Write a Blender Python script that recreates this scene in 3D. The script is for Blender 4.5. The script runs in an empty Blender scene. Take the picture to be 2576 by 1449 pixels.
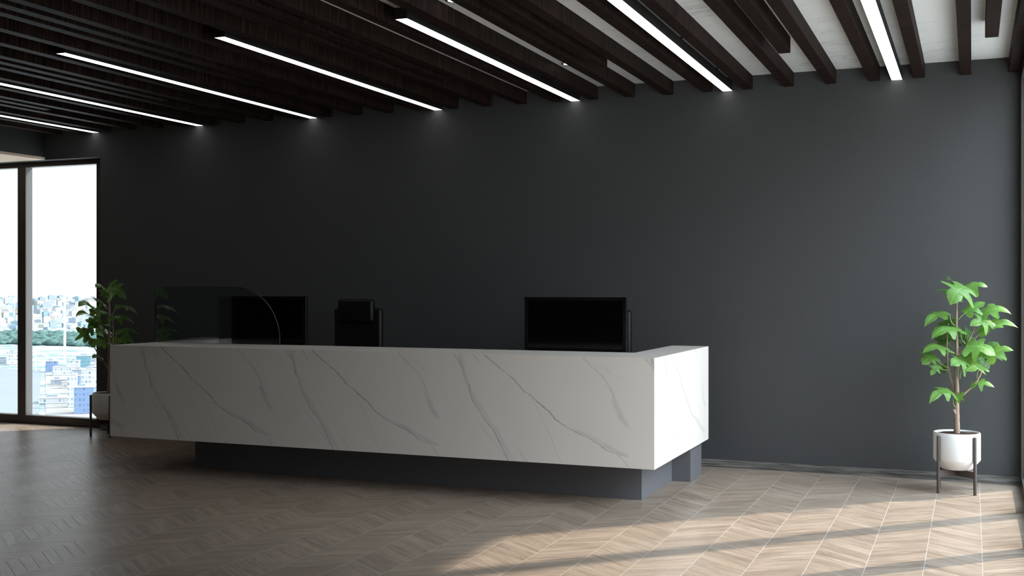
import bpy, bmesh, math, random
from mathutils import Vector, Matrix
H = 1.6                       # eye height; most lengths below are given in multiples of it
sc = bpy.context.scene
COL = sc.collection
R = random.Random(7)

# ------------------------------------------------------------------ node helpers
class NT:
    def __init__(s, name):
        s.m = bpy.data.materials.new(name); s.m.use_nodes = True
        s.t = s.m.node_tree; s.t.nodes.clear()
        s.out = s.n('ShaderNodeOutputMaterial')
    def n(s, typ, **kw):
        x = s.t.nodes.new(typ)
        for k, v in kw.items(): setattr(x, k, v)
        return x
    def set(s, sock, v):
        if isinstance(v, bpy.types.NodeSocket): s.t.links.new(v, sock)
        elif v is not None: sock.default_value = v
    def math(s, op, a, b=None, c=None, clamp=False):
        x = s.n('ShaderNodeMath', operation=op, use_clamp=clamp)
        s.set(x.inputs[0], a)
        if b is not None: s.set(x.inputs[1], b)
        if c is not None: s.set(x.inputs[2], c)
        return x.outputs[0]
    def mix(s, f, a, b, blend='MIX'):
        x = s.n('ShaderNodeMix', data_type='RGBA', blend_type=blend)
        s.set(x.inputs[0], f)
        s.set(x.inputs[6], a if not isinstance(a, tuple) else (*a, 1)[:4])
        s.set(x.inputs[7], b if not isinstance(b, tuple) else (*b, 1)[:4])
        return x.outputs[2]
    def maprange(s, v, a, b, c=0.0, d=1.0, smooth=False):
        x = s.n('ShaderNodeMapRange', interpolation_type='SMOOTHSTEP' if smooth else 'LINEAR')
        s.set(x.inputs[0], v)
        for i, q in enumerate((a, b, c, d)): s.set(x.inputs[1+i], q)
        return x.outputs[0]
    def comb(s, x, y, z=0.0):
        c = s.n('ShaderNodeCombineXYZ')
        for i, v in enumerate((x, y, z)): s.set(c.inputs[i], v)
        return c.outputs[0]
    def pos(s):
        g = s.n('ShaderNodeNewGeometry'); x = s.n('ShaderNodeSeparateXYZ')
        s.t.links.new(g.outputs['Position'], x.inputs[0]); s.geo = g
        return x.outputs[0], x.outputs[1], x.outputs[2]
    def obj(s):
        g = s.n('ShaderNodeTexCoord'); x = s.n('ShaderNodeSeparateXYZ')
        s.t.links.new(g.outputs['Object'], x.inputs[0])
        return x.outputs[0], x.outputs[1], x.outputs[2]
    def noise(s, vec, scale=5.0, detail=4.0, rough=.55, dist=0.0):
        x = s.n('ShaderNodeTexNoise')
        s.set(x.inputs['Vector'], vec); x.inputs['Scale'].default_value = scale
        x.inputs['Detail'].default_value = detail; x.inputs['Roughness'].default_value = rough
        x.inputs['Distortion'].default_value = dist
        return x.outputs['Fac']
    def bump(s, h, strength=.3, dist=.002):
        x = s.n('ShaderNodeBump'); s.set(x.inputs['Height'], h)
        x.inputs['Strength'].default_value = strength; x.inputs['Distance'].default_value = dist
        return x.outputs[0]
    def bsdf(s, color, rough=.5, spec=.5, metal=0.0, normal=None, trans=0.0, ior=None, emit=None, es=0.0):
        p = s.n('ShaderNodeBsdfPrincipled')
        s.set(p.inputs['Base Color'], (*color, 1) if isinstance(color, tuple) else color)
        s.set(p.inputs['Roughness'], rough); s.set(p.inputs['Specular IOR Level'], spec)
        s.set(p.inputs['Metallic'], metal); s.set(p.inputs['Transmission Weight'], trans)
        if ior: p.inputs['IOR'].default_value = ior
        if normal is not None: s.set(p.inputs['Normal'], normal)
        if emit: p.inputs['Emission Color'].default_value = (*emit, 1); p.inputs['Emission Strength'].default_value = es
        s.t.links.new(p.outputs[0], s.out.inputs[0])
        return s.m

def plain(name, color, rough=.5, spec=.5, metal=0.0, vary=.06, scale=8.0):
    t = NT(name); x, y, z = t.obj(); nz = t.noise(t.comb(x, y, z), scale, 3)
    a = tuple(c*(1-vary) for c in color); b = tuple(min(1, c*(1+vary)) for c in color)
    return t.bsdf(t.mix(nz, a, b), rough, spec, metal)

# ------------------------------------------------------------------ materials
MAT = {}
# dark painted wall
t = NT('wall_paint'); x, y, z = t.pos()
nz = t.noise(t.comb(x, y, z), 1.2, 2)
MAT['wall'] = t.bsdf(t.mix(nz, (.064, .065, .0665), (.069, .070, .0715)), .8, .05)
MAT['dark_wall'] = plain('dark_wall_paint', (.02, .02, .021), .6, .3)
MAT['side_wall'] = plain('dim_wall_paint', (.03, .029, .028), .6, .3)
MAT['beige'] = plain('beige_soffit_plaster', (.45, .36, .28), .7, .3)
MAT['trim_grey'] = plain('grey_trim_paint', (.22, .22, .22), .5, .4)
MAT['plinth'] = plain('grey_plinth_lacquer', (.12, .12, .13), .55, .35, vary=.02)
MAT['frame'] = plain('bronze_window_frame', (.035, .031, .028), .45, .5)
MAT['frame_out'] = plain('grey_aluminium_cover', (.055, .057, .062), .45, .5)

# floor : chevron planks
t = NT('chevron_floor'); X, Y, Z = t.pos()
W, P, SL = .1946*H, .0563*H, .75
u = t.math('DIVIDE', t.math('SUBTRACT', X, .0345*H), W)
j = t.math('FLOOR', u); f = t.math('SUBTRACT', u, j)
even = t.math('LESS_THAN', t.math('FLOORED_MODULO', j, 2.0), .5)
tri = t.math('ADD', t.math('MULTIPLY', even, t.math('SUBTRACT', 1.0, f)), t.math('MULTIPLY', t.math('SUBTRACT', 1.0, even), f))
v = t.math('DIVIDE', t.math('ADD', t.math('SUBTRACT', Y, 3.697*H), t.math('MULTIPLY', tri, SL*W)), P)
pi = t.math('FLOOR', v); pf = t.math('SUBTRACT', v, pi)
sg = t.math('SUBTRACT', t.math('MULTIPLY', even, 2.0), 1.0)           # +1 even, -1 odd
along = t.math('ADD', t.math('MULTIPLY', X, .8), t.math('MULTIPLY', t.math('MULTIPLY', sg, .6), Y))
across = t.math('SUBTRACT', t.math('MULTIPLY', Y, .8), t.math('MULTIPLY', t.math('MULTIPLY', sg, .6), X))
wn = t.n('ShaderNodeTexWhiteNoise'); wn.noise_dimensions = '2D'
t.set(wn.inputs['Vector'], t.comb(j, pi)); rnd = wn.outputs['Value']
g1 = t.noise(t.comb(t.math('MULTIPLY', along, 2.2), t.math('MULTIPLY', across, 26.0), t.math('MULTIPLY', rnd, 31.0)), 1.0, 5, .62, .35)
g2 = t.noise(t.comb(t.math('MULTIPLY', along, 9.0), t.math('MULTIPLY', across, 190.0), t.math('MULTIPLY', rnd, 17.0)), 1.0, 3, .6, .2)
g3 = t.noise(t.comb(t.math('MULTIPLY', along, 1.1), t.math('MULTIPLY', across, 7.0), t.math('MULTIPLY', rnd, 5.0)), 1.0, 3, .5, .6)
c = t.mix(t.maprange(g1, .28, .72), (.135, .099, .076), (.385, .302, .240))
c = t.mix(t.math('MULTIPLY', t.maprange(g3, .52, .75), .65), c, (.128, .092, .069))
c = t.mix(t.math('MULTIPLY', t.maprange(g2, .40, .62), .38), c, (.48, .39, .31))
c = t.mix(t.math('MULTIPLY', t.math('SUBTRACT', rnd, .5), .22, clamp=True), c, (.50, .43, .37))
c = t.mix(t.math('MULTIPLY', t.math('SUBTRACT', .5, rnd), .45, clamp=True), c, (.15, .115, .09))
pe = t.math('MULTIPLY', t.math('MINIMUM', pf, t.math('SUBTRACT', 1.0, pf)), P*.8)     # metres to plank joint
se = t.math('MULTIPLY', t.math('MINIMUM', f, t.math('SUBTRACT', 1.0, f)), W)          # metres to seam
pj = t.maprange(pe, .0006, .0014, 1.0, 0.0); sj = t.maprange(se, .0012, .0024, 1.0, 0.0)
c = t.mix(t.math('MULTIPLY', pj, .35), c, (.40, .34, .29))
c = t.mix(t.math('MULTIPLY', sj, .75), c, (.62, .57, .51))
hgt = t.math('SUBTRACT', t.math('ADD', t.math('MULTIPLY', g2, .30), t.math('MULTIPLY', g1, .35)), t.math('ADD', t.maprange(pe, 0.0, .0018, .55, 0.0), t.maprange(se, 0.0, .002, .5, 0.0)))
tilt = t.noise(t.comb(t.math('MULTIPLY', X, 1.0), t.math('MULTIPLY', Y, 1.0), t.math('MULTIPLY', rnd, 40.0)), 14.0, 2)
hgt = t.math('ADD', hgt, t.math('MULTIPLY', tilt, .5))
rg = t.maprange(g2, .3, .7, .27, .40)
MAT['floor'] = t.bsdf(c, rg, .20, normal=t.bump(hgt, .75, .0028))

# marble with traced calacatta veins, one tile 1.512 m long
VEINS = [  # points (x, z), half width, strength, softness multiplier
 ([(-3.63,1.098),(-3.593,.992),(-3.58,.91),(-3.539,.854),(-3.523,.764),(-3.45,.66),(-3.405,.589),(-3.343,.526),(-3.299,.447),(-3.237,.337),(-3.224,.300)], .010, .62),
 ([(-3.60,1.098),(-3.595,.992),(-3.57,.91),(-3.53,.83),(-3.50,.764),(-3.42,.66),(-3.375,.589),(-3.318,.526),(-3.27,.447),(-3.20,.337),(-3.17,.300)], .030, .20),
 ([(-3.48,.60),(-3.405,.515),(-3.343,.445),(-3.272,.368),(-3.22,.300)], .006, .35),
 ([(-3.675,1.10),(-3.63,1.049),(-3.598,.992)], .018, .35),
 ([(-3.423,1.10),(-3.299,1.004),(-3.202,.938),(-3.141,.883),(-3.089,.824),(-3.055,.813),(-2.986,.756),(-2.901,.691),(-2.841,.63),(-2.757,.578),(-2.665,.535),(-2.59,.507),(-2.508,.464),(-2.451,.424),(-2.377,.401),(-2.290,.385)], .012, .85),
 ([(-2.70,.560),(-2.59,.525),(-2.508,.480),(-2.43,.445),(-2.377,.420),(-2.290,.392)], .060, .28),
 ([(-2.377,.409),(-2.329,.357),(-2.290,.313)], .007, .45),
 ([(-2.64,1.10),(-2.565,1.027),(-2.483,.959),(-2.426,.882),(-2.385,.79),(-2.377,.744),(-2.345,.667),(-2.290,.600)], .016, .28),
 ([(-2.40,.79),(-2.377,.744),(-2.345,.667),(-2.290,.600)], .036, .30),
 ([(-3.012,.751),(-2.926,.602),(-2.884,.508),(-2.841,.399),(-2.791,.300)], .006, .28),
 ([(-3.141,.399),(-3.115,.352),(-3.063,.300)], .007, .35),
 ([(-3.512,1.10),(-3.481,1.061),(-3.467,1.028)], .014, .38),
 ([(-2.62,1.075),(-2.467,1.022),(-2.41,.969),(-2.300,.945)], .012, .20),
]
def marble(name, veins=True, base=(.80, .750, .705)):
    t = NT(name); X, Y, Z = t.pos()
    sep = t.n('ShaderNodeSeparateXYZ'); t.t.links.new(t.geo.outputs['True Normal'], sep.inputs[0])
    vec = t.comb(X, Y, Z)
    cloud = t.noise(vec, 2.3, 3)
    col = t.mix(cloud, base, tuple(c*.93 for c in base))
    if veins:
        side = t.math('GREATER_THAN', t.math('ABSOLUTE', sep.outputs[0]), .5)
        s = t.math('ADD', t.math('MULTIPLY', side, t.math('SUBTRACT', Y, 8.144+3.63)), t.math('MULTIPLY', t.math('SUBTRACT', 1.0, side), X))
        s = t.math('FRACT', t.math('DIVIDE', t.math('ADD', s, 2.285), 1.512))
        n1 = t.math('SUBTRACT', t.noise(vec, 16, 5, .65), .5)
        n2 = t.math('SUBTRACT', t.noise(vec, 60, 4, .7), .5)
        s = t.math('ADD', s, t.math('ADD', t.math('MULTIPLY', n1, .022), t.math('MULTIPLY', n2, .012)))
        zz = t.math('DIVIDE', t.math('SUBTRACT', Z, .30), .80)
        fade = t.maprange(t.noise(vec, 7, 4, .6), .30, .60, .35, 1.0)
        acc = None
        for pts, wd, st in VEINS:
            fc = t.n('ShaderNodeFloatCurve'); cm = fc.mapping.curves[0]
            q = sorted([((p[1]-.30)/.80, (p[0]+3.797)/1.512) for p in pts])
            zmin, zmax = q[0][0], q[-1][0]
            while len(cm.points) < len(q): cm.points.new(.5, .5)
            for i, (a, b) in enumerate(q): cm.points[i].location = (a, b); cm.points[i].handle_type = 'VECTOR'
            fc.mapping.update(); t.set(fc.inputs['Value'], zz)
            d = t.math('ABSOLUTE', t.math('SUBTRACT', s, fc.outputs[0]))
            w = wd/1.512
            m = t.maprange(d, w*.12, w, st, 0.0, True)
            m = t.math('MULTIPLY', m, t.math('MULTIPLY', t.maprange(zz, zmin-.02, zmin+.01), t.maprange(zz, zmax+.02, zmax-.01)))
            acc = m if acc is None else t.math('MAXIMUM', acc, m)
        vert = t.math('LESS_THAN', t.math('ABSOLUTE', sep.outputs[2]), .5)
        acc = t.math('MULTIPLY', t.math('MULTIPLY', acc, fade), vert)
        col = t.mix(acc, col, (.30, .285, .295))
    # fine natural veins for horizontal faces
    st = t.comb(t.math('MULTIPLY', X, .55), t.math('ADD', t.math('MULTIPLY', Y, 1.6), t.math('MULTIPLY', X, .5)), t.math('MULTIPLY', Z, .0))
    r = t.math('ABSOLUTE', t.math('SUBTRACT', t.noise(st, 1.6, 6, .6, .9), .5))
    hor = t.math('GREATER_THAN', t.math('ABSOLUTE', sep.outputs[2]), .5)
    m = t.math('MULTIPLY', t.math('MULTIPLY', t.maprange(r, 0.0, .018, 1.0, 0.0), hor), t.maprange(t.noise(vec, 1.1, 2), .42, .62, 0.0, .5))
    col = t.mix(m, col, (.40, .39, .40))
    return t.bsdf(col, .30 if veins else .22, .25 if veins else .5)
MAT['marble'] = marble('veined_white_marble')
MAT['marble_ceiling'] = marble('polished_marble_ceiling', False, (.92, .92, .915))

def wood(name, dark, light, axis, rough=.5, k=90.0):
    # grain stripes vary fast along `axis`
    t = NT(name); x, y, z = t.pos(); q = [x, y, z]
    sc_ = [3.0, 3.0, 3.0]; sc_[axis] = k
    vec = t.comb(*[t.math('MULTIPLY', q[i], sc_[i]) for i in range(3)])
    a = t.noise(vec, 1.0, 5, .65, .3)
    sc2 = [1.0, 1.0, 1.0]; sc2[axis] = k*.22
    b = t.noise(t.comb(*[t.math('MULTIPLY', q[i], sc2[i]) for i in range(3)]), 1.0, 3, .5)
    col = t.mix(t.maprange(a, .38, .64), dark, light)
    col = t.mix(t.math('MULTIPLY', t.maprange(b, .5, .7), .5), col, tuple(c*.5 for c in dark))
    return t.bsdf(col, rough, .05, normal=t.bump(a, .3, .0015))
MAT['slat'] = wood('dark_wenge_slat', (.0025, .0014, .0012), (.036, .022, .018), 1, .6)
MAT['skirting'] = wood('grey_wood_skirting', (.06, .057, .054), (.24, .23, .215), 2, .5, 120.0)

def emis(name, col, s):
    t = NT(name); e = t.n('ShaderNodeEmission'); e.inputs[0].default_value = (*col, 1); e.inputs[1].default_value = s
    t.t.links.new(e.outputs[0], t.out.inputs[0]); return t.m
MAT['led'] = emis('led_diffuser_glow', (1, .985, .96), 5.0)
MAT['spot'] = emis('downlight_lamp_glow', (1, .95, .9), 9.0)
MAT['black_metal'] = plain('black_lacquered_metal', (.012, .012, .012), .45, .4)
MAT['chrome'] = plain('polished_chrome', (.6, .6, .6), .15, .5, 1.0)
MAT['black_plastic'] = plain('black_plastic', (.004, .004, .0045), .35, .35)
MAT['screen'] = plain('black_screen_glass', (.002, .002, .002), .12, .4)
MAT['leather'] = plain('black_leather', (.004, .004, .0045), .5, .25, vary=.3, scale=60)
MAT['ceramic'] = plain('matte_white_ceramic', (.80, .79, .78), .38, .4, vary=.01)
MAT['stand'] = plain('taupe_painted_metal', (.085, .068, .064), .5, .4)
t = NT('dark_potting_soil'); x, y, z = t.obj(); a = t.noise(t.comb(x, y, z), 90, 4, .7)
MAT['soil'] = t.bsdf(t.mix(a, (.02, .012, .008), (.12, .075, .05)), .95, .1, normal=t.bump(a, 1.0, .01))
t = NT('grey_brown_bark'); x, y, z = t.obj()
a = t.noise(t.comb(t.math('MULTIPLY', x, 60.0), t.math('MULTIPLY', y, 60.0), t.math('MULTIPLY', z, 110.0)), 1.0, 5, .65, .5)
MAT['bark'] = t.bsdf(t.mix(a, (.16, .105, .075), (.40, .30, .235)), .8, .2, normal=t.bump(a, .5, .003))
MAT['petiole'] = plain('yellow_green_petiole', (.26, .38, .11), .5, .4)
def leafmat(name, c1, c2):
    t = NT(name); g = t.n('ShaderNodeTexCoord'); x = t.n('ShaderNodeSeparateXYZ'); t.t.links.new(g.outputs['UV'], x.inputs[0])
    U, V = x.outputs[0], x.outputs[1]        # U: across (0.5 = midrib), V: along
    d = t.math('ABSOLUTE', t.math('SUBTRACT', U, .5))
    mid = t.maprange(d, .004, .018, 1.0, 0.0)
    rib = t.math('ABSOLUTE', t.math('SUBTRACT', t.math('FRACT', t.math('MULTIPLY', t.math('SUBTRACT', V, t.math('MULTIPLY', d, .9)), 6.0)), .5))
    rb = t.maprange(rib, .015, .05, .35, 0.0)
    nz = t.noise(t.comb(U, V), 6, 3)
    col = t.mix(nz, c1, c2)
    col = t.mix(t.math('MAXIMUM', mid, rb), col, tuple(min(1, c*1.35+.02) for c in c2))
    p = t.n('ShaderNodeBsdfPrincipled'); t.set(p.inputs['Base Color'], col); p.inputs['Roughness'].default_value = .42
    p.inputs['Specular IOR Level'].default_value = .35
    tr = t.n('ShaderNodeBsdfTranslucent'); t.set(tr.inputs[0], t.mix(.5, col, (.35, .6, .08)))
    mx = t.n('ShaderNodeMixShader'); mx.inputs[0].default_value = .25
    t.t.links.new(p.outputs[0], mx.inputs[1]); t.t.links.new(tr.outputs[0], mx.inputs[2]); t.t.links.new(mx.outputs[0], t.out.inputs[0])
    return t.m
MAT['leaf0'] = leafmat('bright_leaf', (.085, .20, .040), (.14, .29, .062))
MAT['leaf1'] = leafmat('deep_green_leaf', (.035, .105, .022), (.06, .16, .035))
# clear glazing
t = NT('clear_window_glass')
tb = t.n('ShaderNodeBsdfTransparent'); tb.inputs[0].default_value = (.96, .98, .98, 1)
gb = t.n('ShaderNodeBsdfGlossy'); gb.inputs['Roughness'].default_value = .02
fr = t.n('ShaderNodeLayerWeight'); fr.inputs[0].default_value = .5
fa = t.math('ADD', t.math('MULTIPLY', t.math('POWER', fr.outputs['Facing'], 5.0), .55), .03)
mx = t.n('ShaderNodeMixShader'); t.t.links.new(fa, mx.inputs[0]); t.t.links.new(tb.outputs[0], mx.inputs[1]); t.t.links.new(gb.outputs[0], mx.inputs[2])
t.t.links.new(mx.outputs[0], t.out.inputs[0]); MAT['glass'] = t.m
t = NT('smoked_fluted_glass'); MAT['fluted'] = t.bsdf((.55, .58, .62), .04, .5, trans=1.0, ior=1.4)
# outside
t = NT('city_ground_patchwork'); x, y, z = t.pos()
vo = t.n('ShaderNodeTexVoronoi'); t.set(vo.inputs['Vector'], t.comb(x, y, 0.0)); vo.inputs['Scale'].default_value = .06
sp = t.n('ShaderNodeSeparateColor'); t.t.links.new(vo.outputs['Color'], sp.inputs[0])
c = t.mix(t.maprange(sp.outputs[0], .3, .7), (.19, .225, .25), (.42, .42, .42))
c = t.mix(t.maprange(sp.outputs[1], .70, .76), c, (.14, .195, .195))
MAT['ground'] = t.bsdf(c, .9, .1)
MAT['water'] = plain('pale_river_water', (.17, .19, .20), .6, .3, vary=.06, scale=.02)
MAT['yard'] = plain('pale_concrete_yard', (.24, .235, .225), .9, .1, vary=.25, scale=.1)
MAT['bounce_ground'] = plain('pale_bounce_surface', (.80, .79, .76), .9, .1, vary=.05, scale=.02)  # invented bright surface that throws daylight up into the room
MAT['trees_far'] = plain('hazy_green_foliage', (.06, .105, .095), .9, .1, vary=.6, scale=.1)
MAT['bld'] = [plain('hazy_facade_%s' % n, c, .8, .2, vary=.05, scale=.1) for n, c in
              [('white', (.32, .32, .32)), ('blue', (.20, .24, .29)), ('grey', (.21, .23, .25)), ('cream', (.28, .26, .23)), ('teal', (.17, .23, .26))]]  # pale tones put the distance haze into the building colours
MAT['bld_win'] = plain('blue_window_bands', (.10, .16, .26), .4, .5)
MAT['crane'] = plain('white_crane_paint', (.6, .6, .6), .6, .3)

# ------------------------------------------------------------------ object helpers
def link(name, bm, mat, parent=None, smooth=False, loc=None):
    me = bpy.data.meshes.new(name); bm.normal_update(); bm.to_mesh(me); bm.free()
    if smooth:
        for p in me.polygons: p.use_smooth = True
    o = bpy.data.objects.new(name, me); COL.objects.link(o)
    if mat is not None: me.materials.append(mat)
    if parent is not None: o.parent = parent
    if loc is not None: o.location = loc
    return o
def box(bm, x0, x1, y0, y1, z0, z1, k=1.0):
    vs = [bm.verts.new((x*k, y*k, z*k)) for x in (x0, x1) for y in (y0, y1) for z in (z0, z1)]
    for q in ((0,1,3,2),(4,6,7,5),(0,4,5,1),(2,3,7,6),(0,2,6,4),(1,5,7,3)):
        bm.faces.new([vs[i] for i in q])
    return vs
def boxo(name, dims, mat, parent=None, k=H, bevel=0.0, seg=2):
    bm = bmesh.new(); box(bm, *dims, k=k); bmesh.ops.recalc_face_normals(bm, faces=bm.faces)
    if bevel: bmesh.ops.bevel(bm, geom=bm.edges[:], offset=bevel, segments=seg, affect='EDGES', profile=.5)
    return link(name, bm, mat, parent, smooth=bool(bevel and seg > 2))
def tag(o, label, cat, group=None, kind=None):
    o['label'] = label; o['category'] = cat
    if group: o['group'] = group
    if kind: o['kind'] = kind
    return o
def struct(o, label=None, cat=None):
    o['kind'] = 'structure'
    if label: o['label'] = label
    if cat: o['category'] = cat
    return o
def thing(name, label, cat, loc=(0,0,0), rz=0.0, group=None):
    o = bpy.data.objects.new(name, None); o.empty_display_size = .1; COL.objects.link(o)
    o.location = loc; o.rotation_euler = (0, 0, rz); tag(o, label, cat, group); return o
def dup(o, parent=None):
    c = o.copy(); COL.objects.link(c)
    if parent is not None: c.parent = parent
    for ch in list(o.children): dup(ch, c)
    return c
def ring_tube(bm, pts, rad, seg=8, cap=True):
    pts = [Vector(p) for p in pts]; n = len(pts); prev = None; rings = []
    for i, p in enumerate(pts):
        d = (pts[min(i+1, n-1)] - pts[max(i-1, 0)]).normalized()
        a = prev if prev is not None else (Vector((1,0,0)) if abs(d.x) < .8 else Vector((0,1,0)))
        a = (a - d*a.dot(d)).normalized(); prev = a; b = d.cross(a)
        r = rad[i] if isinstance(rad, (list, tuple)) else rad
        rings.append([bm.verts.new(p + (a*math.cos(q) + b*math.sin(q))*r) for q in [2*math.pi*k/seg for k in range(seg)]])
    for r0, r1 in zip(rings, rings[1:]):
        for k in range(seg): bm.faces.new((r0[k], r0[(k+1) % seg], r1[(k+1) % seg], r1[k]))
    if cap: bm.faces.new(rings[0][::-1]); bm.faces.new(rings[-1])
def lathe(bm, prof, seg=48):
    rings = []
    for r, z in prof:
        rings.append([bm.verts.new((r*math.cos(2*math.pi*k/seg), r*math.sin(2*math.pi*k/seg), z)) for k in range(seg)] if r > 1e-5 else [bm.verts.new((0, 0, z))])
    for a, b in zip(rings, rings[1:]):
        for k in range(seg):
            k2 = (k+1) % seg
            if len(a) == 1: bm.faces.new((a[0], b[k2], b[k]))
            elif len(b) == 1: bm.faces.new((a[k], a[k2], b[0]))
            else: bm.faces.new((a[k], a[k2], b[k2], b[k]))
def smooth_path(pts, n=4):
    pts = [Vector(p) for p in pts]; out = []
    for i in range(len(pts)-1):
        p0 = pts[max(i-1, 0)]; p1 = pts[i]; p2 = pts[i+1]; p3 = pts[min(i+2, len(pts)-1)]
        for k in range(n):
            s = k/n
            out.append(.5*((2*p1) + (p2-p0)*s + (2*p0-5*p1+4*p2-p3)*s*s + (3*p1-p0-3*p2+p3)*s**3))
    out.append(pts[-1]); return out

# ------------------------------------------------------------------ the room (H units)
YW, XR, XL, YB = 6.29, .2274, -8.6, -3.0
ZC = 2.175
struct(boxo('floor', (XL-.1, .42, YB-.1, 6.45, -.12, 0), MAT['floor']), 'chevron wood plank floor', 'floor')
struct(boxo('ceiling', (-6.2, .36, YB, YW, ZC, ZC+.1), MAT['marble_ceiling']), 'white marble ceiling above the dark slats', 'ceiling')
bm = bmesh.new()
box(bm, -5.696, .36, YW, 6.45, 0, ZC+.1, H); box(bm, XL, -5.696, YW, 6.45, 1.925, ZC+.1, H)
struct(link('wall_back', bm, MAT['wall']), 'plain dark charcoal wall behind the reception desk', 'wall')
struct(boxo('wall_left', (XL-.1, XL, YB, 6.45, 0, ZC+.1), MAT['side_wall']), 'dark left wall', 'wall')
struct(boxo('wall_rear', (XL-.1, .42, YB-.1, YB, 0, ZC+.1), MAT['side_wall']), 'dark wall behind the viewer', 'wall')
struct(boxo('trim_1', (XL, -6.2, YB, YW, 1.925, 1.943), MAT['beige']), 'beige lowered ceiling panel along the window', 'ceiling trim')
struct(boxo('trim_2', (-6.215, -6.2, YB, YW, 1.943, ZC), MAT['dark_wall']), 'black drop fascia above the beige panel', 'ceiling trim')
struct(boxo('trim_3', (XR, .36, YB, YW, 2.103, ZC), MAT['trim_grey']), 'grey band above the right window wall', 'trim')
sk = boxo('baseboard_back', (-5.69, .2, YW-.008, YW-.0005, .0005, .042), MAT['skirting']); struct(sk, 'low dark grey wood baseboard', 'baseboard')
boxo('corner_block', (.2, XR-.001, YW-.010, YW-.0005, .0005, .044), MAT['skirting'], sk)

def window(name, label, axis, a0, a1, n0, n1, zt, head, sill, mull, mw, jambs, cover=False):
    root = bpy.data.objects.new(name, None); COL.objects.link(root); struct(root, label, 'window')
    def bx(nm, p0, p1, q0, q1, z0, z1, m):
        d = (p0, p1, q0, q1, z0, z1) if axis == 'x' else (q0, q1, p0, p1, z0, z1)
        return boxo(nm, d, m, root)
    bx('window_head', a0, a1, n0, n1, zt-head, zt, MAT['frame'])
    bx('window_sill', a0, a1, n0, n1, .0005, sill, MAT['frame'])
    edges = []
    for j0, j1 in jambs: bx('window_jamb', j0, j1, n0, n1, sill, zt-head, MAT['frame']); edges.append((j0, j1))
    for c in mull:
        bx('mullion', c-mw/2, c+mw/2, n0, n0+.012, sill, zt-head, MAT['frame'])
        bx('mullion_cover', c-mw/2, c+mw/2, n0+.012, n1, sill, zt-head, MAT['frame_out'] if cover else MAT['frame']); edges.append((c-mw/2, c+mw/2))
    edges.sort(); gm = n0+.009
    for e, g in zip(edges, edges[1:]): bx('glass_pane', e[1]-.002, g[0]+.002, gm, gm+.004, sill-.002, zt-head+.002, MAT['glass'])
    return root
window('window_1', 'tall left window looking over the hazy city', 'x', XL, -5.60, 6.375, 6.44, 1.925, .036, .062,
       [-6.508, -7.26, -8.01], .077, [(-8.6, -8.5), (-5.806, -5.60)], True)
YG = 3.10                     # glazing cut short here; unseen wall added beyond it to darken the left
ym = [5.515 - .75*i for i in range(3)]
window('window_2', 'floor to ceiling window wall on the right', 'y', YG, YW, XR, XR+.06, 2.103, .050, .047,
       ym, .095, [(YG, YG+.1), (6.237, YW)])
struct(boxo('light_block_wall', (XR, .42, YB, YG, 0, 2.103), MAT['side_wall']), 'unseen dark right wall added to cut the window light', 'wall')  # unseen, put in to block light from the rear of the glazing

# ------------------------------------------------------------------ ceiling slats and lights
SP, SWD, ZS = .22360, .055, 1.0995+1.0
ledc = [-.3687 - .8944*i for i in range(7)]           # from right wall to the left
side_names = ['nearest the right wall', 'second from the right wall', 'third from the right wall', 'in the middle of the row', 'third from the left window', 'second from the left window', 'nearest the left window']
bases = {}
def slat(right, y1, label):
    ln = y1
    key = 'long' if y1 > 6 else 'short'
    if key not in bases:
        bm = bmesh.new(); box(bm, -SWD, 0, YB+.001, y1, ZS, ZC-.0005, H); bmesh.ops.recalc_face_normals(bm, faces=bm.faces)
        bmesh.ops.bevel(bm, geom=bm.edges[:], offset=.0015, segments=1, affect='EDGES')
        o = link('ceiling_slat', bm, MAT['slat']); bases[key] = o
    else:
        o = bases[key].copy(); COL.objects.link(o)
    o.location = (right*H, 0, 0)
    tag(o, label, 'ceiling slat', 'full length ceiling slats' if key == 'long' else 'short ceiling slats'); return o
slat(.2262, YW-.0005, 'dark wood ceiling slat touching the right window wall')
slat(-.0050, YW-.0005, 'dark wood ceiling slat second from the right window wall')
pos_words = ['immediately right of', 'immediately left of', 'second to the left of', 'third to the left of']
for i in range(7):
    for k in range(4):
        r = -.2296 - SP*(4*i + k)
        if r - SWD < -6.19: continue
        slat(r, YW-.0005, 'full length dark wood slat %s the light strip %s' % (pos_words[k], side_names[i]))
for i in range(8):
    r = .1065 - .8944*i
    if r-SWD < -6.19: continue
    slat(r, 5.39, 'short dark slat stopping before the back wall, %s' % (
        'between the right window wall and the nearest light strip' if i == 0 else ('left of the light strip %s' % side_names[i-1])))
def led_fixture():
    root = thing('light_strip', '', 'light strip', (0,0,0), 0, 'linear ceiling lights')
    w = .0275
    bm = bmesh.new()
    box(bm, -w, w, 4.1, YW-.0008, ZS+.012, ZS+.045, H)
    box(bm, -w, -w+.0012, 4.1, YW-.0008, ZS-.002, ZS+.012, H); box(bm, w-.0012, w, 4.1, YW-.0008, ZS-.002, ZS+.012, H)
    box(bm, -w+.0012, w-.0012, 4.1, 4.1015, ZS-.002, ZS+.012, H)
    link('housing', bm, MAT['black_metal'], root)
    boxo('diffuser', (-w+.0012, w-.0012, 4.1015, YW-.0008, ZS-.002, ZS+.012), MAT['led'], root)
    for y in (4.4, 5.2, 6.0): boxo('mounting_bracket', (-.006, .006, y-.006, y+.006, ZS+.045, ZC-.0005), MAT['black_metal'], root)
    return root
led = led_fixture()
for i, c in enumerate(ledc):
    o = led if i == 0 else dup(led)
    o.location = (c*H, 0, 0); o['label'] = 'white linear light strip between dark slats, %s' % side_names[i]
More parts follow.
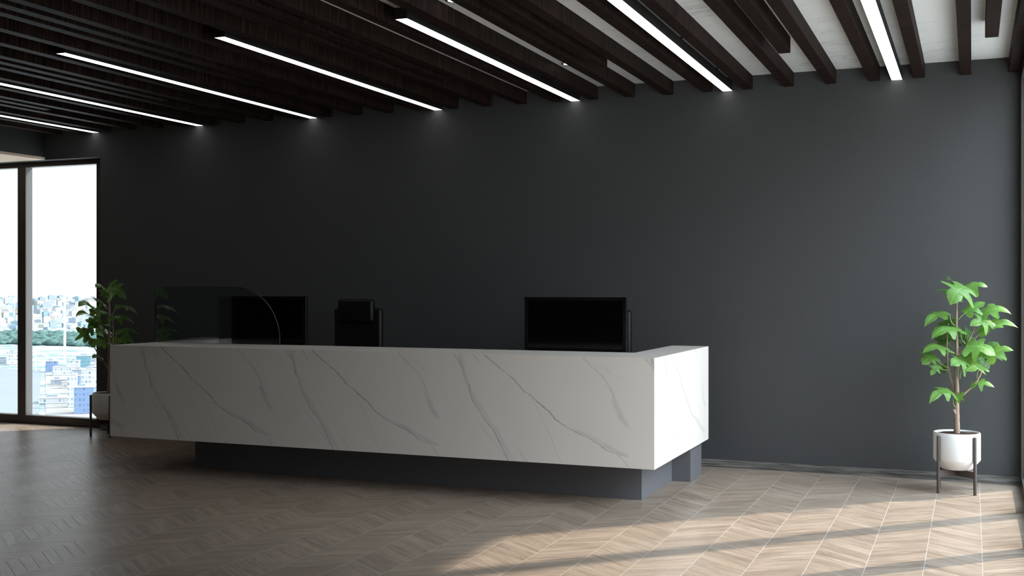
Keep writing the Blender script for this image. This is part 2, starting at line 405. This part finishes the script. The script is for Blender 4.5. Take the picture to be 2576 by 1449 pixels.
def downlight(x, y, lab):
    root = thing('downlight', lab, 'downlight', (x*H, y*H, ZC*H), 0, 'small round downlights')
    bm = bmesh.new(); lathe(bm, [(.034, -.0005), (.040, -.004), (.052, -.003), (.054, -.0005)], 32); link('trim_ring', bm, MAT['frame_out'], root, True)
    bm = bmesh.new(); lathe(bm, [(0, -.0035), (.033, -.003), (.034, -.0006)], 32); link('lamp', bm, MAT['spot'], root, True)
downlight(-1.966, 4.19, 'small glowing round downlight at the top edge of the picture')
downlight(-1.966, 5.60, 'small round downlight nearer the back wall, left of a short slat')

# ------------------------------------------------------------------ reception desk
desk = thing('reception_desk', 'long floating white marble reception desk on a recessed grey plinth', 'reception desk')
ZT, ZB = .6877, .1905
boxo('front_panel', (-4.368, -1.311, 4.9, 5.285, ZB, ZT), MAT['marble'], desk)
boxo('side_panel', (-4.368, -4.168, 5.285, 6.015, ZB, ZT), MAT['marble'], desk)
boxo('side_panel', (-1.511, -1.311, 5.285, 6.015, ZB, ZT), MAT['marble'], desk)
boxo('plinth', (-4.007, -1.443, 5.165, 5.745, .0005, ZB), MAT['plinth'], desk)['label'] = 'dark grey recessed plinth'
boxo('plinth', (-1.60, -1.346, 5.7455, 6.0, .0005, ZB), MAT['plinth'], desk)['label'] = 'grey plinth block at the back of the right side'
boxo('plinth', (-4.35, -4.05, 5.7455, 6.0, .0005, ZB), MAT['plinth'], desk)
boxo('worktop', (-4.168, -1.511, 5.285, 5.54, .44, .46), MAT['black_plastic'], desk)

# fluted glass screen
gs = bmesh.new(); x0, x1, rr, zt = -4.355*H, -3.515*H, .30*H, 1.0085*H; yg = 5.262*H
N = 520; cols = []
for i in range(N+1):
    x = x0 + (x1-x0)*i/N
    if x > x1-rr: z = zt-rr + math.sqrt(max(0, rr*rr-(x-(x1-rr))**2))
    else: z = zt
    z = max(z, ZT*H+.012)
    off = .0009*math.cos(2*math.pi*i/4)
    cols.append([gs.verts.new((x, yg-.004-off, ZT*H+.0006)), gs.verts.new((x, yg-.004-off, z)), gs.verts.new((x, yg+.004, z)), gs.verts.new((x, yg+.004, ZT*H+.0006))])
for a, b in zip(cols, cols[1:]):
    for k in range(4): gs.faces.new((a[k], a[(k+1) % 4], b[(k+1) % 4], b[k]))
gs.faces.new(cols[0][::-1]); gs.faces.new(cols[-1]); bmesh.ops.recalc_face_normals(gs, faces=gs.faces)
sr = thing('glass_screen', 'smoked fluted glass screen with rounded corner on left end of the desk', 'desk screen')
link('glass_panel', gs, MAT['fluted'], sr)
boxo('edge_strip', (-4.362, -4.3555, 5.258, 5.266, ZT+.0004, 1.0085), MAT['black_metal'], sr)

# ------------------------------------------------------------------ monitors
def monitor(x, lab):
    m = thing('monitor', lab, 'monitor', (x*H, 5.42*H, .46*H), 0, 'monitors on the reception desk')
    w, t_, b = .27*H, .012*H, 1.03-.46*H
    top = .9535*H-.46*H
    boxo('casing', (-w, w, -.01, .028, b, top), MAT['black_plastic'], m, 1.0, .004, 2)
    bm = bmesh.new()
    f = .028
    for d in ((-w, w, b, b+f+.01), (-w, w, top-f, top), (-w, -w+f, b, top), (w-f, w, b, top)): box(bm, d[0], d[1], -.018, -.0101, d[2], d[3])
    link('bezel', bm, MAT['black_plastic'], m)
    boxo('screen', (-w+f, w-f, -.0125, -.0101, b+f+.01, top-f), MAT['screen'], m, 1.0)
    boxo('stand_neck', (-.035, .035, .028, .05, .012, b+.15), MAT['black_plastic'], m, 1.0, .003)
    boxo('stand_base', (-.14, .14, -.08, .11, .0006, .012), MAT['black_plastic'], m, 1.0, .004)
    return m
mo = monitor(-1.862, 'black desktop monitor at the right end of the desk, in front of an office chair')
m2 = dup(mo); m2.location.x = -3.716*H; m2['label'] = 'black desktop monitor behind the fluted glass screen'

# ------------------------------------------------------------------ office chairs
def chair(x):
    y = 5.90*H
    c = thing('office_chair', 'black leather office chair with headrest between the two monitors', 'office chair', (x*H, y, 0), 0, 'black leather office chairs')
    L = MAT['leather']
    def pad(nm, d, bev, m=L):
        bm = bmesh.new(); box(bm, *d); bmesh.ops.recalc_face_normals(bm, faces=bm.faces)
        bmesh.ops.bevel(bm, geom=bm.edges[:], offset=bev, segments=5, affect='EDGES', profile=.5)
        return link(nm, bm, m, c, True)
    pad('backrest', (-.26, .26, .06, .14, .52, 1.408), .032)
    pad('headrest', (-.192, .192, .015, .095, 1.27, 1.494), .03)
    pad('lumbar_cushion', (-.20, .20, .035, .10, .70, 1.02), .03)
    pad('seat', (-.26, .26, -.30, .10, .43, .52), .035)
    for s in (-1, 1):
        bm = bmesh.new(); ring_tube(bm, smooth_path([(s*.285, .07, .72), (s*.29, -.12, .725), (s*.29, -.18, .70), (s*.28, -.17, .52), (s*.24, -.13, .455)]), .014, 8); link('armrest', bm, MAT['black_plastic'], c, True)
    bm = bmesh.new(); ring_tube(bm, [(0, -.12, .10), (0, -.12, .43)], .028, 16); link('gas_column', bm, MAT['black_metal'], c, True)
    for k in range(5):
        a = math.radians(72*k + 18); dx, dy = math.cos(a), math.sin(a)
        bm = bmesh.new(); ring_tube(bm, [(0, -.12, .11), (dx*.15, -.12+dy*.15, .10), (dx*.27, -.12+dy*.27, .075)], [.026, .02, .014], 8); lg = link('leg', bm, MAT['chrome'], c, True)
        bm = bmesh.new(); ring_tube(bm, [(dx*.27-dy*.02, -.12+dy*.27+dx*.02, .0275), (dx*.27+dy*.02, -.12+dy*.27-dx*.02, .0275)], .027, 14); link('caster', bm, MAT['black_plastic'], lg, True)
    return c
ch = chair(-3.425)
c2 = dup(ch); c2.location.x = -1.885*H; c2['label'] = 'black leather office chair mostly hidden behind the right monitor'

# ------------------------------------------------------------------ fig plants
def Lp(x, y, c=0.0):          # plant drawing units -> local metres (right, -toward viewer, up)
    return Vector(((x-503)*.001294, -c, 1.8016-.001294*y))
HALF = [(0,0),(.12,-.05),(.27,-.04),(.38,.06),(.36,.16),(.22,.24),(.20,.28),(.36,.34),(.52,.47),(.46,.54),(.28,.53),(.17,.55),(.20,.66),(.21,.76),(.14,.88),(.06,.95),(0,1)]
def leaf_mesh(base, tip, wid, tilt, droop, fold, seed):
    rr = random.Random(seed)
    base = Vector(base); tip = Vector(tip); d = tip-base; Ln = d.length; d.normalize()
    nrm = Vector((0, -math.sin(tilt), math.cos(tilt))); nrm = (nrm - d*nrm.dot(d)).normalized(); side = d.cross(nrm)
    bm = bmesh.new(); uvl = bm.loops.layers.uv.new('UVMap')
    out = []
    for (a, b) in zip(HALF, HALF[1:]):
        for k in range(4):
            s = k/4; out.append((a[0]+(b[0]-a[0])*s, a[1]+(b[1]-a[1])*s))
    out.append(HALF[-1]); n = len(out)-1
    M = 5
    for sgn in (-1, 1):
        grid = []
        lob = 1 + rr.uniform(-.15, .15)
        for i, (ox, oy) in enumerate(out):
            ser = (.018 if i % 2 else -.006) if 0 < i < n else 0
            ox2 = max(0, ox*lob + ser*(1 if ox > .1 else .4)); sy = (i/n)**1.15
            row = []
            for k in range(M+1):
                q = k/M
                X_ = ox2*q; Y_ = sy*(1-q)+oy*q if q else sy
                lift = fold*abs(X_)*1.3 - 1.15*abs(X_)**2*(.7+.6*math.sin(seed*1.7+sgn)) + .035*math.sin(8*Y_+seed+sgn)*X_*3
                row.append(((.5+sgn*X_, Y_), base + d*(Y_*Ln) + side*(sgn*X_*wid*Ln*1.55) + nrm*(lift*Ln) + Vector((0, 0, droop*Ln*1.15*Y_*(1-abs(Y_)**1.6)))))
            grid.append(row)
        vs = [[bm.verts.new(p) for _, p in row] for row in grid]
        for i in range(n):
            for k in range(M):
                q = [(i, k), (i+1, k), (i+1, k+1), (i, k+1)]
                if sgn < 0: q = q[::-1]
                vv = [vs[a][b] for a, b in q]
                try: f = bm.faces.new(vv)
                except ValueError: continue
                for lp, (a, b) in zip(f.loops, q): lp[uvl].uv = grid[a][b][0]
    bmesh.ops.remove_doubles(bm, verts=bm.verts, dist=.00005)
    return bm
# base x,y,depth | tip x,y,depth | width, tilt(deg toward viewer), droop, fold, colour | petiole attach x,y,depth
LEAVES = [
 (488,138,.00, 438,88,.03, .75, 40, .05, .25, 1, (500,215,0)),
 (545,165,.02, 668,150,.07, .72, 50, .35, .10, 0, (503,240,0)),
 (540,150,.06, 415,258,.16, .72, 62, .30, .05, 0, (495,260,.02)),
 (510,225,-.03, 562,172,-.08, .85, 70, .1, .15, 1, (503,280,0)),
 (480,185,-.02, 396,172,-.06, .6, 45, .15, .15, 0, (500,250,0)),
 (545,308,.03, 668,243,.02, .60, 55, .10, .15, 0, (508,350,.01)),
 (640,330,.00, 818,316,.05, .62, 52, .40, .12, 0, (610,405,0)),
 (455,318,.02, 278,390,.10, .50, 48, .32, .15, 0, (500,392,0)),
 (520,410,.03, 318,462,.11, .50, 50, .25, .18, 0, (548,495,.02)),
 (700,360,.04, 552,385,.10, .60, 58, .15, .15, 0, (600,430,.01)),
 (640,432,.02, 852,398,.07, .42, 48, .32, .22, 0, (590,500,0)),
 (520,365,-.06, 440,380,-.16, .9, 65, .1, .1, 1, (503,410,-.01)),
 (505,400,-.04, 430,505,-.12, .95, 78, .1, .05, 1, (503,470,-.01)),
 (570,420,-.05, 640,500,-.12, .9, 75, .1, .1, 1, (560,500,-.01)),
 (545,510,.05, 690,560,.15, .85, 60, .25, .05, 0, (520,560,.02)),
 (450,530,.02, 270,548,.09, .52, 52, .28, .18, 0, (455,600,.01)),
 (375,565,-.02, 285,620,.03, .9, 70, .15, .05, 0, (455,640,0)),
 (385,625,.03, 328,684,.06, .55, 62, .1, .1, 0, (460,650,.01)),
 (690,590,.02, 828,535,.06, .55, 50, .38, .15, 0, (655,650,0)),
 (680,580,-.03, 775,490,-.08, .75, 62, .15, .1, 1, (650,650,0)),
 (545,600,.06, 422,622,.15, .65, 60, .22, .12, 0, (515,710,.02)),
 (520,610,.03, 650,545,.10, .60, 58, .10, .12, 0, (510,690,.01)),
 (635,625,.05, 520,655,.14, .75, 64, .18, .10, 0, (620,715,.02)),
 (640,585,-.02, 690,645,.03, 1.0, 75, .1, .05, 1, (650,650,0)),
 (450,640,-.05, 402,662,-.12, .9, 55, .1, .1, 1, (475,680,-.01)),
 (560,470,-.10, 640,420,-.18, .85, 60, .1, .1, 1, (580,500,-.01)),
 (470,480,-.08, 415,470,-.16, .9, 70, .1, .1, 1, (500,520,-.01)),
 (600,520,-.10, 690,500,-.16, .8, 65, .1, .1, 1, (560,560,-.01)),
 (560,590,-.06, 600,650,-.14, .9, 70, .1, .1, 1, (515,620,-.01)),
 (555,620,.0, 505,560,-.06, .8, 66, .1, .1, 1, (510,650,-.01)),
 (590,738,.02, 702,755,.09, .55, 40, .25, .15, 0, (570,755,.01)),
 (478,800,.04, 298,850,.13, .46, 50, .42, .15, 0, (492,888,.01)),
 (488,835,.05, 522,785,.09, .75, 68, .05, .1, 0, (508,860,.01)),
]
def fig_plant(loc, rz, label):
    p = thing('potted_fig', label, 'potted plant', loc, rz, 'potted fig plants')
    Rp = .1092*H
    bm = bmesh.new()
    lathe(bm, [(0, .112*H), (.066*H, .112*H), (.072*H, .1155*H), (Rp-.0015, .1585*H), (Rp, .1615*H), (Rp, .2885*H), (Rp-.004, .2925*H), (Rp-.012, .2925*H), (Rp-.016, .289*H), (Rp-.018, .262*H)], 64)
    po = link('pot', bm, MAT['ceramic'], p, True)
    for e in po.data.polygons: e.use_smooth = True
    md = po.modifiers.new('edges', 'EDGE_SPLIT'); md.split_angle = math.radians(32)
    bm = bmesh.new(); lathe(bm, [(0, .288*H), (.03*H, .2875*H), (.07*H, .286*H), (Rp-.0175, .283*H)], 40)
    for v in bm.verts: v.co.z += R.uniform(-.003, .003)
    link('soil', bm, MAT['soil'], p, True)
    def tub(nm, pts, r, seg=12, mat='bark'):
        q = smooth_path(pts, 5); n = len(q)
        rad = [r[0]+(r[1]-r[0])*i/(n-1) for i in range(n)]
        if nm in ('trunk', 'branch'):
            rad = [a*(1+.10*math.sin(i*2.1)) if i % 5 == 0 else a for i, a in enumerate(rad)]
        bm = bmesh.new(); ring_tube(bm, q, rad, seg); return link(nm, bm, MAT[mat], p, True)
    tub('trunk', [Lp(503,1050), Lp(503,960), Lp(500,880,.004), Lp(504,780,0), Lp(501,660,-.004), Lp(503,520,0), Lp(500,380,.003), Lp(502,270,0), Lp(497,150,0)], (.0245, .0045), 16)
    tub('branch', [Lp(514,828), Lp(560,780,.02), Lp(615,720,.03), Lp(655,650,.02), Lp(700,590,.01)], (.0105, .004), 10)
    tub('branch', [Lp(505,565), Lp(545,530,.0), Lp(580,460,.01), Lp(605,405,.01), Lp(650,335,.0), Lp(655,320,0)], (.010, .003), 10)
    tub('branch', [Lp(494,790,-.01), Lp(478,720,-.03), Lp(458,640,-.03), Lp(452,540,-.03), Lp(455,440,-.03), Lp(462,370,-.03)], (.0105, .003), 10)
    tub('branch', [Lp(463,650,-.03), Lp(430,628,-.02), Lp(395,600,-.01)], (.006, .0025), 8)
    tub('branch', [Lp(500,930,.005), Lp(484,905,.012), Lp(480,892,.012)], (.013, .010), 10)
    tub('branch', [Lp(607,400,.01), Lp(612,360,.01), Lp(611,330,.0)], (.004, .002), 6)
    for i, (bx, by, bc, tx, ty, tc, wd, tl, dr, fo, cl, (ax, ay, ac)) in enumerate(LEAVES):
        tl = tl*.62 + 4; wd *= .98; dr = dr*1.35 + .06
        B, T = Lp(bx, by, bc), Lp(tx, ty, tc)
        bm = leaf_mesh(B, T, wd, math.radians(tl), dr, fo, i)
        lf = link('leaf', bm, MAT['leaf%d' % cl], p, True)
        A = Lp(ax, ay, ac); mid = A.lerp(B, .55) + Vector((0, 0, -.008)) + (B-A).cross(Vector((0, 1, 0)))*.12
        bm = bmesh.new(); ring_tube(bm, smooth_path([A, mid, B, B+(T-B)*.04], 4), .0031, 6); link('petiole', bm, MAT['petiole'], lf, True)
    return p
def plant_stand(loc, rz, label):
    s = thing('plant_stand', label, 'plant stand', loc, rz, 'four legged plant stands')
    rad = .1172*H
    for k in range(4):
        a = math.radians(45+90*k); x, y = rad*math.cos(a), rad*math.sin(a)
        bm = bmesh.new(); ring_tube(bm, [(x, y, 0.0005), (x, y, .003), (x, y, .2775*H), (x, y, .279*H)], [.0115, .0125, .0125, .0115], 16); link('leg', bm, MAT['stand'], s, True)
    for a in (45, 135):
        bm = bmesh.new(); L_ = rad-.0126
        zt_ = .1115*H if a == 45 else .1115*H
        box(bm, -L_, L_, -.0045, .0045, .078*H, zt_)
        o = link('cross_bar', bm, MAT['stand'], s); o.rotation_euler = (0, 0, math.radians(a))
    return s
RZ = math.radians(22.15)
PR = (-.071*H, 5.972*H, 0); PL = (-5.423*H, 6.075*H, 0)
pA = fig_plant(PR, RZ, 'bright green fig plant in a white pot beside the right window')
sA = plant_stand(PR, 0, 'taupe stand holding the white pot in the right corner')
pB = dup(pA); pB.location = PL; pB.rotation_euler = (0, 0, RZ+math.radians(168)); pB['label'] = 'shaded fig plant in a white pot behind the left end of the desk'
sB = dup(sA); sB.location = PL; sB['label'] = 'dark plant stand holding the pot at the left end of the desk'

# ------------------------------------------------------------------ the city outside
GZ = -60.0
bm = bmesh.new(); vs = [bm.verts.new((x, y, GZ)) for x, y in ((-9000,-3000),(4000,-3000),(4000,9000),(-9000,9000))]; bm.faces.new(vs)
struct(link('ground', bm, MAT['ground']), 'hazy city ground far below the window', 'ground')
def quad(name, pts, z, mat, lab, cat):
    bm = bmesh.new(); bm.faces.new([bm.verts.new((x, y, z)) for x, y in pts]); bmesh.ops.recalc_face_normals(bm, faces=bm.faces)
    o = link(name, bm, mat); struct(o, lab, cat); return o
quad('river', [(-.995*395, 395), (-.992*655, 655), (-1.25*655, 655), (-1.25*395, 395)], GZ+.3, MAT['water'], 'pale river beyond the left pane', 'river')
quad('bounce_ground', [(-150, -1200), (1500, -1200), (1500, 1500), (-150, 1500)], GZ+.1, MAT['bounce_ground'], 'unseen pale ground added to bounce light up to the ceiling', 'bounce_ground')  # unseen reflector below the right window, added to brighten the ceiling
quad('yard', [(-.86*360, 360), (-.86*700, 700), (-.985*700, 700), (-.985*360, 360)], GZ+.2, MAT['yard'], 'pale industrial yard below the window', 'yard')
bm = bmesh.new()
for i in range(1300):
    Y_ = R.uniform(930, 1150); r_ = R.uniform(-1.13, -.85); s_ = R.uniform(2.5, 6.5)
    mt = Matrix.Translation((r_*Y_, Y_, GZ+s_*.4)) @ Matrix.Diagonal((s_*R.uniform(1, 1.6), s_, s_*R.uniform(.5, .8), 1))
    res = bmesh.ops.create_icosphere(bm, subdivisions=1, radius=1, matrix=mt)
    for v in res['verts']: v.co += Vector((R.uniform(-1.2, 1.2), R.uniform(-1.2, 1.2), R.uniform(-1.2, 1.2)))
tag(link('woodland', bm, MAT['trees_far'], None, True), 'hazy green belt of trees across the middle of the city view', 'trees', None, 'stuff')
def facade(name, base, win):
    t = NT(name); x, y, z = t.obj()
    def grid(v, per, a):
        f = t.math('FRACT', t.math('DIVIDE', v, per)); return t.math('GREATER_THAN', f, a)
    hor = t.math('MULTIPLY', grid(t.math('ADD', x, y), 1.9, .42), grid(z, 2.6, .48))
    wn = t.n('ShaderNodeTexWhiteNoise'); wn.noise_dimensions = '3D'
    t.set(wn.inputs['Vector'], t.comb(t.math('FLOOR', t.math('DIVIDE', t.math('ADD', x, y), 1.9)), t.math('FLOOR', t.math('DIVIDE', z, 2.6)), 0.0))
    m = t.math('MULTIPLY', hor, t.math('MULTIPLY', wn.outputs['Value'], .9))
    return t.bsdf(t.mix(m, base, win), .7, .2)
FAC = [facade('facade_%s' % n, c, w) for n, c, w in (('white', (.36, .36, .36), (.08, .12, .18)), ('blue', (.13, .18, .27), (.07, .11, .19)), ('grey', (.22, .24, .26), (.08, .12, .17)), ('cream', (.32, .30, .27), (.11, .13, .17)), ('teal', (.11, .20, .23), (.07, .13, .17)))]
def building(x, y, w, d, h, m, lab, grp, wins=True, rz=.6):
    b = thing('building', lab, 'building', (x, y, GZ), rz, grp)
    bm = bmesh.new(); box(bm, -w/2, w/2, -d/2, d/2, 0.31, h); link('walls', bm, FAC[m], b)
    bm = bmesh.new(); box(bm, -w/2-.2, w/2+.2, -d/2-.2, d/2+.2, h, h+.5); link('roof_edge', bm, MAT['bld'][0], b)
    bm = bmesh.new(); box(bm, -w*.3, w*.05, -d*.2, d*.2, h+.5, h+1.6); link('roof_hut', bm, MAT['bld'][2], b)
    return b
placed = []
for i in range(4000):
    if len(placed) >= 260: break
    Y_ = 1250*math.exp(R.uniform(0, 1.25)); r_ = R.uniform(-1.10, -.87); k = Y_/1500
    if any(math.hypot(r_*Y_-a, Y_-b) < 11*k+c for a, b, c in placed): continue
    placed.append((r_*Y_, Y_, 11*k))
    bm = bmesh.new(); w, d, h = R.uniform(6, 16)*k, R.uniform(5, 12)*k, R.uniform(4, 11)*k
    box(bm, -w/2, w/2, -d/2, d/2, .31, h); box(bm, -w*.2, w*.15, -d*.2, d*.2, h, h*1.12)
    o = link('distant_building', bm, MAT['bld'][R.choice([0, 0, 0, 1, 2, 3, 4])]); o.location = (r_*Y_, Y_, GZ); o.rotation_euler = (0, 0, R.uniform(0, 1.5))
    tag(o, 'tiny pale city building in the haze beyond the belt of trees', 'building', 'distant city buildings')
near = [(-1.033, 690, 9, 8, 10, 0, 'small white block on the river bank, seen through the left pane'),
        (-.927, 436, 9, 9, 13, 1, 'blue building low in the window, nearest of the yard buildings'),
        (-.945, 455, 4, 5, 17, 0, 'narrow white tower left of the blue building'),
        (-.918, 520, 10, 8, 14, 0, 'white block with blue window bands behind the blue building'),
        (-.935, 560, 8, 8, 10, 2, 'low grey block in the middle of the yard'),
        (-.905, 600, 12, 9, 11, 3, 'cream block at the right edge of the window'),
        (-.955, 620, 16, 8, 6, 0, 'long low white shed left in the yard'),
        (-.925, 690, 14, 9, 9, 4, 'teal block at the far side of the yard'),
        (-.938, 500, 3, 3, 12, 1, 'slim blue stair tower in front of the low grey block'),
        (-.915, 560, 5, 5, 12, 1, 'small blue block behind the banded white block'),
        (-.950, 540, 8, 5, 4, 3, 'low cream shed in the middle of the yard'),
        (-.965, 560, 9, 6, 3, 2, 'low grey shed left of the cream shed'),
        (-.912, 640, 6, 6, 13, 2, 'tall grey block behind the cream block'),
        (-.942, 650, 7, 5, 8, 0, 'white block right of the crane mast'),
        (-.975, 640, 8, 6, 8, 1, 'blue grey block left of the crane mast'),
        (-1.055, 700, 12, 8, 5, 2, 'long grey quay building left of the white river block'),
        (-.968, 470, 16, 14, 3, 0, 'flat white roofed warehouse beside the mullion'),
        (-.906, 470, 7, 7, 8, 2, 'grey block beside the right window jamb')]
for r_, Y_, w, d, h, m, lab in near: building(r_*Y_, Y_, w, d, h, m, lab, None)
cr = thing('tower_crane', 'white tower crane rising from the yard', 'crane', (-.9565*655, 655, GZ), 0)
bm = bmesh.new(); box(bm, -.6, .6, -.6, .6, .3, 56); link('mast', bm, MAT['crane'], cr)
bm = bmesh.new(); ring_tube(bm, [(-14, -14, 14), (0, 0, 6)], .6, 6); ring_tube(bm, [(-14, -14, 14), (-14, -14, .3)], .5, 6); link('brace', bm, MAT['crane'], cr)
bm = bmesh.new(); box(bm, -3, 9, -.5, .5, 52, 53); link('jib', bm, MAT['crane'], cr)

# ------------------------------------------------------------------ light
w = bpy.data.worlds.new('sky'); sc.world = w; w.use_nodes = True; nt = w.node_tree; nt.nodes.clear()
tc = nt.nodes.new('ShaderNodeTexCoord'); sp = nt.nodes.new('ShaderNodeSeparateXYZ'); nt.links.new(tc.outputs['Generated'], sp.inputs[0])
rp = nt.nodes.new('ShaderNodeValToRGB'); rp.color_ramp.elements[0].position = 0.0; rp.color_ramp.elements[0].color = (.96, .98, 1, 1)
rp.color_ramp.elements[1].position = .8; rp.color_ramp.elements[1].color = (.72, .86, 1, 1)
nt.links.new(sp.outputs[2], rp.inputs[0])
# the sky is brighter on the sunny side (+x) and higher up
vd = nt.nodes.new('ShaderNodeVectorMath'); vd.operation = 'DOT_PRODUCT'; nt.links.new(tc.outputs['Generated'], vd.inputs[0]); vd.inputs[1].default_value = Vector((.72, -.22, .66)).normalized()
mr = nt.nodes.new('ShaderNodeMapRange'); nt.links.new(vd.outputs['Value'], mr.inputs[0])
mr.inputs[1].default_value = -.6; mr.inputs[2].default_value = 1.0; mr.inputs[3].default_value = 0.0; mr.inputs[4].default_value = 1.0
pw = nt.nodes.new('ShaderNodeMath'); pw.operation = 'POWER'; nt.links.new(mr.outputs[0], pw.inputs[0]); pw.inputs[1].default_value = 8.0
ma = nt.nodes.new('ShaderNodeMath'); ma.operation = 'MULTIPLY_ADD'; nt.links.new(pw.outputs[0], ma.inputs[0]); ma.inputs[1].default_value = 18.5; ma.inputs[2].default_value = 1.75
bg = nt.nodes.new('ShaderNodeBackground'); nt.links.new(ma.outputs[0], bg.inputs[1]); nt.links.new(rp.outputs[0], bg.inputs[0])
wo = nt.nodes.new('ShaderNodeOutputWorld'); nt.links.new(bg.outputs[0], wo.inputs[0])
sl = bpy.data.lights.new('sun', 'SUN'); sl.energy = 10.0; sl.color = (1, .86, .70); sl.angle = math.radians(1.3)
so = bpy.data.objects.new('sun', sl); COL.objects.link(so); so.location = (20, 20, 20)
so.rotation_euler = Vector((-1, -1, -.71*math.sqrt(2))).to_track_quat('-Z', 'Y').to_euler()

# ------------------------------------------------------------------ camera
cd = bpy.data.cameras.new('camera'); cd.sensor_width = 36; cd.lens = 36*2845/2576; cd.clip_end = 20000
co = bpy.data.objects.new('camera', cd); COL.objects.link(co); co.location = (0, 0, H); co.rotation_euler = (math.radians(90), 0, RZ)
sc.camera = co
sc.view_settings.view_transform = 'Standard'; sc.view_settings.look = 'None'; sc.view_settings.gamma = 1.0; sc.view_settings.exposure = -0.36
sc.view_settings.use_curve_mapping = False
sc.cycles.use_denoising = True
sc.cycles.max_bounces = 12; sc.cycles.diffuse_bounces = 3; sc.cycles.transparent_max_bounces = 12; sc.cycles.transmission_bounces = 8
sc.cycles.caustics_reflective = False; sc.cycles.caustics_refractive = False
